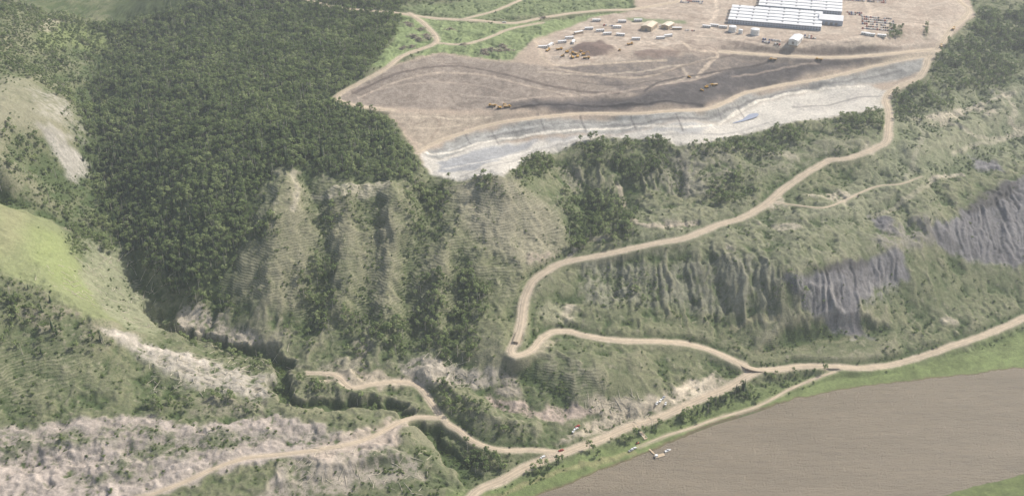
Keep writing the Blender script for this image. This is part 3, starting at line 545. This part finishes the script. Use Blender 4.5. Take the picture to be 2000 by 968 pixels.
def scatter(name,cname,dens,spacing,kindsel,smin,smax,seed):
    r=np.random.default_rng(seed); x0,x1,y0,y1=-860,880,655,1720
    N=int((x1-x0)*(y1-y0)/spacing); x=r.uniform(x0,x1,N); y=r.uniform(y0,y1,N); d=bil(xs,ys,dens,x,y); k=r.random(N)<d; x=x[k];y=y[k]
    k=np.abs(x)<(0.5*y*1.12+60); x=x[k]; y=y[k]; z=sampH(x,y); n=len(x)
    m=bpy.data.meshes.new(name); m.vertices.add(n); m.vertices.foreach_set('co',np.c_[x,y,z].astype(np.float32).reshape(-1))
    big=bil(xs,ys,nM,x,y)
    m.attributes.new('scl','FLOAT','POINT').data.foreach_set('value',((smin+(smax-smin)*r.random(n)**1.2)*(1+.3*np.clip(big,-1,1))).astype(np.float32))
    m.attributes.new('rz','FLOAT','POINT').data.foreach_set('value',(r.random(n)*6.283).astype(np.float32))
    m.attributes.new('kid','INT','POINT').data.foreach_set('value',r.choice(kindsel,n).astype(np.int32))
    o=link(bpy.data.objects.new(name,m)); md=o.modifiers.new('scatter','NODES'); md.node_group=mkng(cname); print(name,n); return o
scatter('aspen_forest','aspen_kinds',np.clip(dA,0,1),15,[0,1,2,3,4,5,0,1,2,3,4,5,6,6],.45,1.15,1)
scatter('spruce_trees','spruce_kinds',np.clip(dS,0,1),32,[0,1,2],.5,1.1,2)
scatter('shrubs','shrub_kinds',np.clip(dB,0,1),7,[0,1,2,3],.3,1.1,3)
print('veg',time.time()-T0)
# fallen logs
lm=simple('bleached_wood',lin(206,196,174),.9); V=[];Fc=[]; r=np.random.default_rng(9)
for s,cnt in [("170,470 225,480 255,560 320,640 270,640 200,600",190),("300,690 420,715 530,745 500,780 380,755",120),("350,690 520,700 560,720 540,750 400,720",60),("1190,790 1270,775 1260,815 1200,835",50),("820,700 930,720 930,760 850,745",60),("1140,780 1180,790 1200,815 1150,800",25),("560,900 840,890 830,940 600,950",60)]:
    w=hit(PT(s)); x0,x1,y0,y1=w[:,0].min(),w[:,0].max(),w[:,1].min(),w[:,1].max()
    for _ in range(cnt):
        x,y=r.uniform(x0,x1),r.uniform(y0,y1); a=r.normal(.6,1.0); L=r.uniform(4,12); x2,y2=x+math.cos(a)*L,y+math.sin(a)*L
        taper(V,Fc,(x,y,float(sampH(x,y))+.3),(x2,y2,float(sampH(x2,y2))+.4),.3,.12,5)
m=bpy.data.meshes.new('fallen_logs'); m.from_pydata(V,[],Fc); m.materials.append(lm); link(bpy.data.objects.new('fallen_logs',m))
# ------------------------------------------------------------------ mesh builder for built things
class MB:
    def __init__(s): s.V=[];s.F=[];s.M=[];s.mats=[]
    def mi(s,m):
        if m not in s.mats: s.mats.append(m)
        return s.mats.index(m)
    def box(s,cx,cy,cz,sx,sy,sz,m,tx=1,ty=1,rz=0):
        b=len(s.V); c,sn_=math.cos(rz),math.sin(rz)
        for z,kx,ky in((-.5,1,1),(.5,tx,ty)):
            for x,y in((-.5,-.5),(.5,-.5),(.5,.5),(-.5,.5)):
                X_,Y_=x*sx*kx,y*sy*ky; s.V.append((cx+X_*c-Y_*sn_,cy+X_*sn_+Y_*c,cz+z*sz))
        for f in((0,3,2,1),(4,5,6,7),(0,1,5,4),(1,2,6,5),(2,3,7,6),(3,0,4,7)): s.F.append(tuple(b+i for i in f)); s.M.append(s.mi(m))
    def gable(s,cx,cy,z,sx,sy,h,m,ov=.3):
        b=len(s.V); a=sx/2+ov; c=sy/2+ov
        s.V+=[(cx-a,cy-c,z),(cx+a,cy-c,z),(cx+a,cy+c,z),(cx-a,cy+c,z),(cx-a,cy,z+h),(cx+a,cy,z+h)]
        for f in((0,1,5,4),(2,3,4,5),(0,4,3),(1,2,5),(0,3,2,1)): s.F.append(tuple(b+i for i in f)); s.M.append(s.mi(m))
    def cyl(s,p0,p1,r0,r1,m,n=12,cap=True):
        v=[];f=[]; taper(v,f,p0,p1,r0,r1,n); b=len(s.V); s.V+=v
        for q in f: s.F.append(tuple(b+i for i in q)); s.M.append(s.mi(m))
        if cap:
            s.F.append(tuple(b+i for i in range(n))[::-1]); s.M.append(s.mi(m)); s.F.append(tuple(b+n+i for i in range(n))); s.M.append(s.mi(m))
    def mesh(s,name):
        me=bpy.data.meshes.new(name); me.from_pydata(s.V,[],s.F)
        for m in s.mats: me.materials.append(m)
        me.polygons.foreach_set('material_index',s.M); me.update(); return me
white=simple('white_paint',(.78,.78,.76),.5,var=.05); roofw=simple('white_roof',(.78,.78,.77),.5,var=.06,scale=.1); glass=simple('dark_glass',(.03,.04,.05),.15); rubber=simple('tyre_rubber',(.03,.03,.03),.8)
yellow=simple('machine_yellow',(.60,.33,.04),.5); steel=simple('grey_steel',(.3,.3,.3),.4,.5); wall=simple('cladding',lin(176,184,196),.6); tanw=simple('tan_cladding',lin(190,170,140),.6); orange=simple('orange_paint',(.5,.12,.04),.5)
paints=[white,white,simple('silver_paint',(.45,.46,.48),.35,.3),simple('red_paint',(.35,.04,.03),.4),simple('blue_paint',(.06,.1,.25),.4),simple('black_paint',(.04,.04,.045),.35)]
def wheels(b,xs_,w,r):
    for x in xs_:
        for s_ in(-1,1): b.cyl((x,s_*(w/2-.28),r),(x,s_*(w/2),r),r,r,rubber,10)
def car(p):
    b=MB(); b.box(0,0,.62,4.5,1.8,.6,p,.97,.94); b.box(-.2,0,1.18,2.6,1.6,.52,glass,.72,.86); b.box(-.25,0,1.46,1.8,1.35,.06,p); wheels(b,(-1.4,1.4),1.82,.34); b.box(2.24,0,.5,.12,1.7,.25,steel); return b.mesh('car')
def pickup(p):
    b=MB(); b.box(0,0,.72,5.6,1.95,.5,p,.98,.96); b.box(.35,0,1.25,2.1,1.75,.6,glass,.74,.88); b.box(.3,0,1.58,1.5,1.5,.07,p); b.box(1.95,0,1.02,1.5,1.8,.14,p,.92,.92)
    for s_ in(-1,1): b.box(-1.75,s_*.92,1.12,2.0,.08,.32,p)
    b.box(-2.76,0,1.12,.08,1.9,.32,p); wheels(b,(-1.75,1.85),2.0,.42); return b.mesh('pickup')
def excav():
    b=MB()
    for s_ in(-1,1): b.box(0,s_*1.5,.55,5.0,.7,1.05,rubber,.8,1)
    b.box(0,0,1.0,2.5,2.4,.5,steel); b.box(-.5,0,2.0,4.2,2.9,1.4,yellow,.95,.95); b.box(1.1,.95,2.7,1.6,1.1,1.7,glass,.85,.9); b.box(1.1,.95,3.6,1.45,1.05,.1,yellow); b.box(-2.2,0,2.1,.9,2.9,1.5,yellow,.8,1)
    b.cyl((1.2,-.3,2.3),(4.6,-.3,5.4),.42,.34,yellow,6); b.cyl((4.5,-.3,5.4),(7.2,-.3,4.4),.34,.3,yellow,6); b.cyl((7.2,-.3,4.5),(7.9,-.3,1.6),.3,.22,yellow,6); b.box(7.7,-.3,1.0,1.3,1.3,1.0,steel,.7,1); return b.mesh('excavator')
def hauler():
    b=MB(); b.box(0,0,1.3,8.6,2.4,.6,steel); b.box(3.2,0,2.5,2.0,2.6,1.9,yellow,.85,.95); b.box(3.5,0,2.95,1.6,2.64,.7,glass,.9,1.0); b.box(4.7,0,1.9,1.2,2.4,1.0,yellow)
    b.box(-1.4,0,2.3,5.6,2.6,1.2,yellow,1.12,1.14); b.box(-1.4,0,2.97,5.4,2.5,.25,tanw); wheels(b,(-3.0,-1.3,3.2),3.0,.85); return b.mesh('dump_truck')
def dozer():
    b=MB()
    for s_ in(-1,1): b.box(0,s_*1.1,.55,3.8,.6,1.0,rubber,.8,1)
    b.box(.4,0,1.45,3.2,1.5,.9,yellow); b.box(-.7,0,2.3,1.4,1.5,1.2,glass,.85,.9); b.box(-.7,0,2.95,1.5,1.6,.1,yellow); b.box(2.6,0,.8,.25,3.8,1.3,yellow); b.cyl((0,1.2,.8),(2.5,1.4,.8),.12,.12,yellow,6); b.cyl((0,-1.2,.8),(2.5,-1.4,.8),.12,.12,yellow,6); return b.mesh('bulldozer')
def trailer(L=12,W=3.4,wallm=white):
    b=MB(); b.box(0,0,1.9,L,W,2.8,wallm); b.box(0,0,3.36,L+.3,W+.3,.14,roofw); b.box(0,0,.3,L-1,W-.6,.55,steel)
    for i in range(int(L//3)):
        for s_ in(-1,1): b.box(-L/2+1.7+i*3,s_*(W/2+.01),2.1,1.1,.06,.9,glass)
    b.box(L/2-1.2,-W/2-.5,.8,1.4,1.0,.9,steel); return b.mesh('trailer')
def shed(L,W,hh,wm_,rm_):
    b=MB(); b.box(0,0,hh/2-.5,L,W,hh+1,wm_); b.gable(0,0,hh+.503,L,W,W*.12,rm_)
    for i in range(int(L//7)): b.box(-L/2+4+i*7,-W/2-.03,2.1,4,.1,4,steel)
    for s_ in(-1,1): b.box(s_*(L/2+.02),0,2,.08,3.5,4,steel)
    return b.mesh('shed')
def tank(R,hh):
    b=MB(); b.cyl((0,0,-.5),(0,0,hh),R,R,white,28); b.cyl((0,0,hh+.004),(0,0,hh+R*.22),R*1.0,R*.08,roofw,28); b.cyl((0,0,-.4),(0,0,.25),R+.4,R+.4,steel,28)
    b.cyl((R+.2,0,0),(R+.2,0,hh),.12,.12,steel,6); b.cyl((0,0,hh*.5),(0,0,hh*.5+.2),R+.06,R+.06,steel,28); return b.mesh('tank')
def place(name,me,px,py,ang=0,dz=0,q=None):
    c=hit([(px,py)])[0] if q is None else (q[0],q[1],float(sampH(q[0],q[1])))
    o=bpy.data.objects.new(name,me); o.location=(c[0],c[1],float(sampH(c[0],c[1]))+dz); o.rotation_euler=(0,0,math.radians(ang)); return link(o)
cars=[car(p) for p in paints]; picks=[pickup(p) for p in paints]; exm=excav(); hm=hauler(); dm=dozer(); trl=trailer(); trt=trailer(14,4,tanw)
def dorm(name,p1,p2,rows,pitch,wid):
    p1=np.array(p1);p2=np.array(p2); d=p2[:2]-p1[:2]; L=float(np.hypot(*d)); ang=math.atan2(d[1],d[0]); b=MB()
    for r_ in range(rows):
        cy=r_*pitch+wid/2; b.box(L/2,cy,3.0,L,wid,7.0,wall); b.gable(L/2,cy,6.503,L,wid,1.1,roofw,.5)
        for s_ in(-1,1):
            for fl in(1.9,4.8):
                for i in range(int(L//4)): b.box(2+i*4,cy+s_*(wid/2+.02),fl,1.5,.08,1.2,glass)
        for i in range(int(L//22)): b.box(11+i*22,cy,7.6,2.2,1.6,1.0,steel)
    for xk in(.18,.5,.82): b.box(L*xk,rows*pitch/2,2.4,5,rows*pitch-4,5.4,wall); b.gable(L*xk,rows*pitch/2,5.105,5,rows*pitch-4,.4,roofw,.1)
    o=bpy.data.objects.new(name,b.mesh(name)); o.location=(p1[0],p1[1],179.65); o.rotation_euler=(0,0,ang); link(o)
    return np.array([math.cos(ang),math.sin(ang)]),np.array([-math.sin(ang),math.cos(ang)])
P1,P2=hit(PT("1422,46 1603,61"))
ex,ey=dorm('camp_dormitory',P1,P2,5,15,11)
Q1=P1[:2]+ex*38+ey*80; Q2=P2[:2]+ex*28+ey*80; dorm('camp_dormitory',Q1,Q2,5,15,11)
A_=math.degrees(math.atan2(ex[1],ex[0]))
place('dining_hall',shed(34,26,7,wall,roofw),1622,44,A_)
place('storage_building',shed(26,13,6,white,roofw),1554,82,A_+75)
place('storage_tank',tank(5.5,8),1430,62); place('storage_tank',tank(6.2,8.5),1474,68); place('water_tank',tank(3,6),1446,66)
for q in PT("1395,52 1412,55 1380,54 1700,70 1722,72 1690,68"): place('office_trailer',trl,*q,A_)
r=np.random.default_rng(77)
def lot(px,py,rows,cols,dx=2.9,dy=9,fill=.8,ang=None):
    c=hit([(px,py)])[0]; an=math.radians(A_ if ang is None else ang); e1=np.array([math.cos(an),math.sin(an)]); e2=np.array([-e1[1],e1[0]])
    for i in range(rows):
        for j in range(cols):
            if r.random()>fill: continue
            q=c[:2]+e1*dx*j+e2*dy*i; pk=r.random()<.5; place('parked_pickup_truck' if pk else 'parked_car',(picks if pk else cars)[r.integers(6)],0,0,math.degrees(an)+90+r.normal()*3,.02,q=q)
lot(1490,82,2,9,fill=.8); lot(1572,74,2,6); lot(1685,56,6,16,dy=11,fill=.85); lot(1655,28,2,8); lot(1340,60,1,6,fill=.6); lot(1650,0,3,22,fill=.75);lot(1290,52,1,8,fill=.7); lot(1180,50,1,7,fill=.6); lot(1330,5,2,12,fill=.6)
for x,y,mm,an in [(1172,62,trl,10),(1186,68,trl,10),(1150,58,trl,5),(1205,55,trl,0),(1212,70,trl,-10),(1290,76,trl,10),(1305,72,trl,20),(1098,84,trl,20),(1075,90,trl,60),(1112,76,trl,15),(1242,78,trl,0),(1322,58,trt,0),(1246,42,trl,0),(1130,66,trt,30),(1165,42,trl,0),(1060,94,trl,10),(1120,84,trl,80),(1215,44,trl,0)]:
    place('site_trailer',mm,x,y,an)
place('workshop_building',shed(24,16,6,tanw,simple('tan_roof',lin(214,200,176),.6)),1268,56,62); place('workshop_building',shed(18,12,5,tanw,simple('cream_roof',lin(222,210,188),.6)),1304,54,55)
for x,y,an in [(1108,103,30),(1128,112,70),(1140,108,10),(1118,114,120),(975,212,170),(1380,172,30)]: place('excavator',exm,x,y,an)
for x,y,an in [(1092,98,20),(1145,115,0),(1122,106,140),(962,208,175),(990,210,5),(1600,118,170),(1510,118,175),(1230,88,30),(1395,168,200),(1070,100,60),(1862,58,60),(1838,92,70)]: place('dump_truck',hm,x,y,an)
for x,y,an in [(1134,102,45),(1370,178,10),(1210,100,80),(985,206,10),(1100,110,200),(1345,152,0)]: place('bulldozer',dm,x,y,an)
for x,y,an,k in [(1290,783,65,0),(1283,788,70,0),(1296,777,60,2),(1300,788,75,0),(1125,838,40,0),(1121,842,60,0),(1128,833,40,3),(1060,893,-140,0),(985,45,0,0),(1096,880,30,3),(1238,876,30,0),(1232,880,35,2)]:
    place('pickup_truck',picks[k],x,y,an,.2)
b=MB(); b.box(0,0,.25,11,4.4,.8,steel); b.box(0,0,.7,10.6,4.2,.1,tanw); b.box(-3.5,0,1.7,2.6,2.2,1.9,white,.95,.95); b.box(-3.5,0,2.7,2.8,2.5,.12,roofw); b.box(-2.15,0,1.9,.08,1.5,.8,glass)
for x in(-5,-2.5,0,2.5,5):
    for y in(-2.05,2.05): b.cyl((x,y,.7),(x,y,1.7),.05,.05,steel,6)
for y in(-2.05,2.05): b.cyl((-5,y,1.65),(5,y,1.65),.04,.04,steel,6)
barge=b.mesh('barge')
def onwater(name,me,px,py,ang,z=0):
    x,y=unp(px,py,0); o=bpy.data.objects.new(name,me); o.location=(x,y,z); o.rotation_euler=(0,0,math.radians(ang)); link(o)
onwater('work_barge',barge,1288,890,22)
b=MB()
hl=[(-3.4,1.1),(0,1.25),(2.2,1.0),(3.8,.05)]
for i in range(3):
    x0,w0=hl[i];x1,w1=hl[i+1]; k=len(b.V); b.V+=[(x0,-w0,.9),(x1,-w1,1.0),(x1,w1,1.0),(x0,w0,.9),(x0,-w0*.7,-.3),(x1,-w1*.6,-.2),(x1,w1*.6,-.2),(x0,w0*.7,-.3)]
    for f in((0,1,2,3),(0,4,5,1),(3,2,6,7),(4,7,6,5)): b.F.append(tuple(k+j for j in f)); b.M.append(b.mi(white))
b.box(-3.4,0,.35,.1,2.2,1.1,white); b.box(.2,0,1.4,2.0,1.7,.9,glass,.75,.85); b.box(.1,0,1.9,1.5,1.4,.08,white); b.box(-3.6,0,.8,.5,.5,1.1,rubber)
boat=b.mesh('motor_boat'); onwater('motor_boat',boat,1304,880,30)
a0=hit([(1240,830)])[0]; a1=hit([(1262,858)])[0]; b=MB(); L=float(np.hypot(*(a1-a0)[:2]))
b.box(L/2,0,.4,L,3.4,.3,tanw)
for y in(-1.65,1.65):
    b.cyl((0,y,1.3),(L,y,1.3),.07,.07,white,6)
    for i in range(7): b.cyl((L*i/6,y,.5),(L*i/6,y,1.3),.06,.06,white,6)
for i in range(4): b.box(L*(i+.5)/4,0,-.9,.5,2.6,2.4,steel)
o=bpy.data.objects.new('access_ramp',b.mesh('access_ramp')); o.location=(a0[0],a0[1],a0[2]+.2); o.rotation_euler=(0,math.atan2(a0[2]-a1[2],L),math.atan2(a1[1]-a0[1],a1[0]-a0[0])); link(o)
b=MB(); b.box(0,0,.5,10,1.8,.3,tanw); [b.cyl((x,y,-2),(x,y,1.0),.14,.14,dbark,6) for x in(-4.5,0,4.5) for y in(-.85,.85)]; onwater('dock',b.mesh('dock'),1272,881,-60,.2)
b=MB(); b.box(0,0,.9,3.2,1.6,1.2,orange,.9,.9); b.box(-.6,0,1.9,1.2,1.4,.9,glass,.8,.9); wheels(b,(-1,1),1.9,.55); b.cyl((1.4,0,1.2),(2.8,0,.5),.12,.1,steel,6); b.box(2.9,0,.5,.4,1.7,.6,steel); place('skid_loader',b.mesh('loader'),1245,866,30)
V=[];Fc=[]; r=np.random.default_rng(19); gm=simple('dead_brush',lin(160,150,132),.95)
for x,y in PT("800,50 822,58 808,72 818,78 832,70 795,46 787,96 805,92 945,100 960,97 985,95 992,99 980,90 905,88 948,106 975,100 1062,36 880,58 835,76"):
    c=hit([(x,y)])[0]; n=r.integers(40,70)
    for _ in range(n):
        a=r.uniform(0,6.28); rr=abs(r.normal())*3.4; q=(c[0]+math.cos(a)*rr*1.4,c[1]+math.sin(a)*rr); z=float(sampH(*q)); e=r.uniform(0,6.28); L=r.uniform(1,2.8); top=max(.2,3-rr*.55)
        taper(V,Fc,(q[0]-math.cos(e)*L,q[1]-math.sin(e)*L,z+.1),(q[0]+math.cos(e)*L,q[1]+math.sin(e)*L,z+top+r.uniform(-.2,.5)),.45,.2,5)
m=bpy.data.meshes.new('brush_piles'); m.from_pydata(V,[],Fc); m.materials.append(gm); link(bpy.data.objects.new('brush_piles',m))
# ------------------------------------------------------------------ light, haze, camera
EL,AZ=45,30
W=bpy.data.worlds.new('World'); scene.world=W; W.use_nodes=True; nt=W.node_tree; bg=nt.nodes['Background']; sk=nt.nodes.new('ShaderNodeTexSky'); sk.sky_type='NISHITA'; sk.sun_disc=False; sk.sun_elevation=math.radians(EL); sk.sun_rotation=math.radians(90-AZ); sk.air_density=1.2; sk.dust_density=3.0
nt.links.new(sk.outputs[0],bg.inputs[0]); bg.inputs[1].default_value=.13
sl_=bpy.data.lights.new('sun','SUN'); sl_.energy=5.0; sl_.angle=math.radians(.5); sl_.color=(1,.96,.9); so=link(bpy.data.objects.new('sun',sl_))
dv=Vector((math.cos(math.radians(EL))*math.cos(math.radians(AZ)),math.cos(math.radians(EL))*math.sin(math.radians(AZ)),math.sin(math.radians(EL)))); so.rotation_euler=dv.to_track_quat('Z','Y').to_euler()
hz=bpy.data.materials.new('haze_air'); hz.use_nodes=True; nt=hz.node_tree; nt.nodes.clear(); out=nt.nodes.new('ShaderNodeOutputMaterial'); vs=nt.nodes.new('ShaderNodeVolumeScatter'); vs.inputs['Color'].default_value=(.9,.95,1,1); vs.inputs['Density'].default_value=.00012; vs.inputs['Anisotropy'].default_value=.35; nt.links.new(vs.outputs[0],out.inputs['Volume'])
b=MB(); b.box(0,1500,395,9000,9000,810,hz); link(bpy.data.objects.new('atmospheric_haze',b.mesh('haze')))
cd=bpy.data.cameras.new('camera'); cd.sensor_width=36; cd.lens=36*F/2000; cd.clip_start=1; cd.clip_end=30000; co_=link(bpy.data.objects.new('camera',cd)); co_.location=(0,0,CAMH); co_.rotation_euler=(math.radians(90)-TH,0,0); scene.camera=co_
scene.view_settings.view_transform='Standard'; scene.view_settings.look='None'; scene.view_settings.exposure=0
print('done',time.time()-T0)
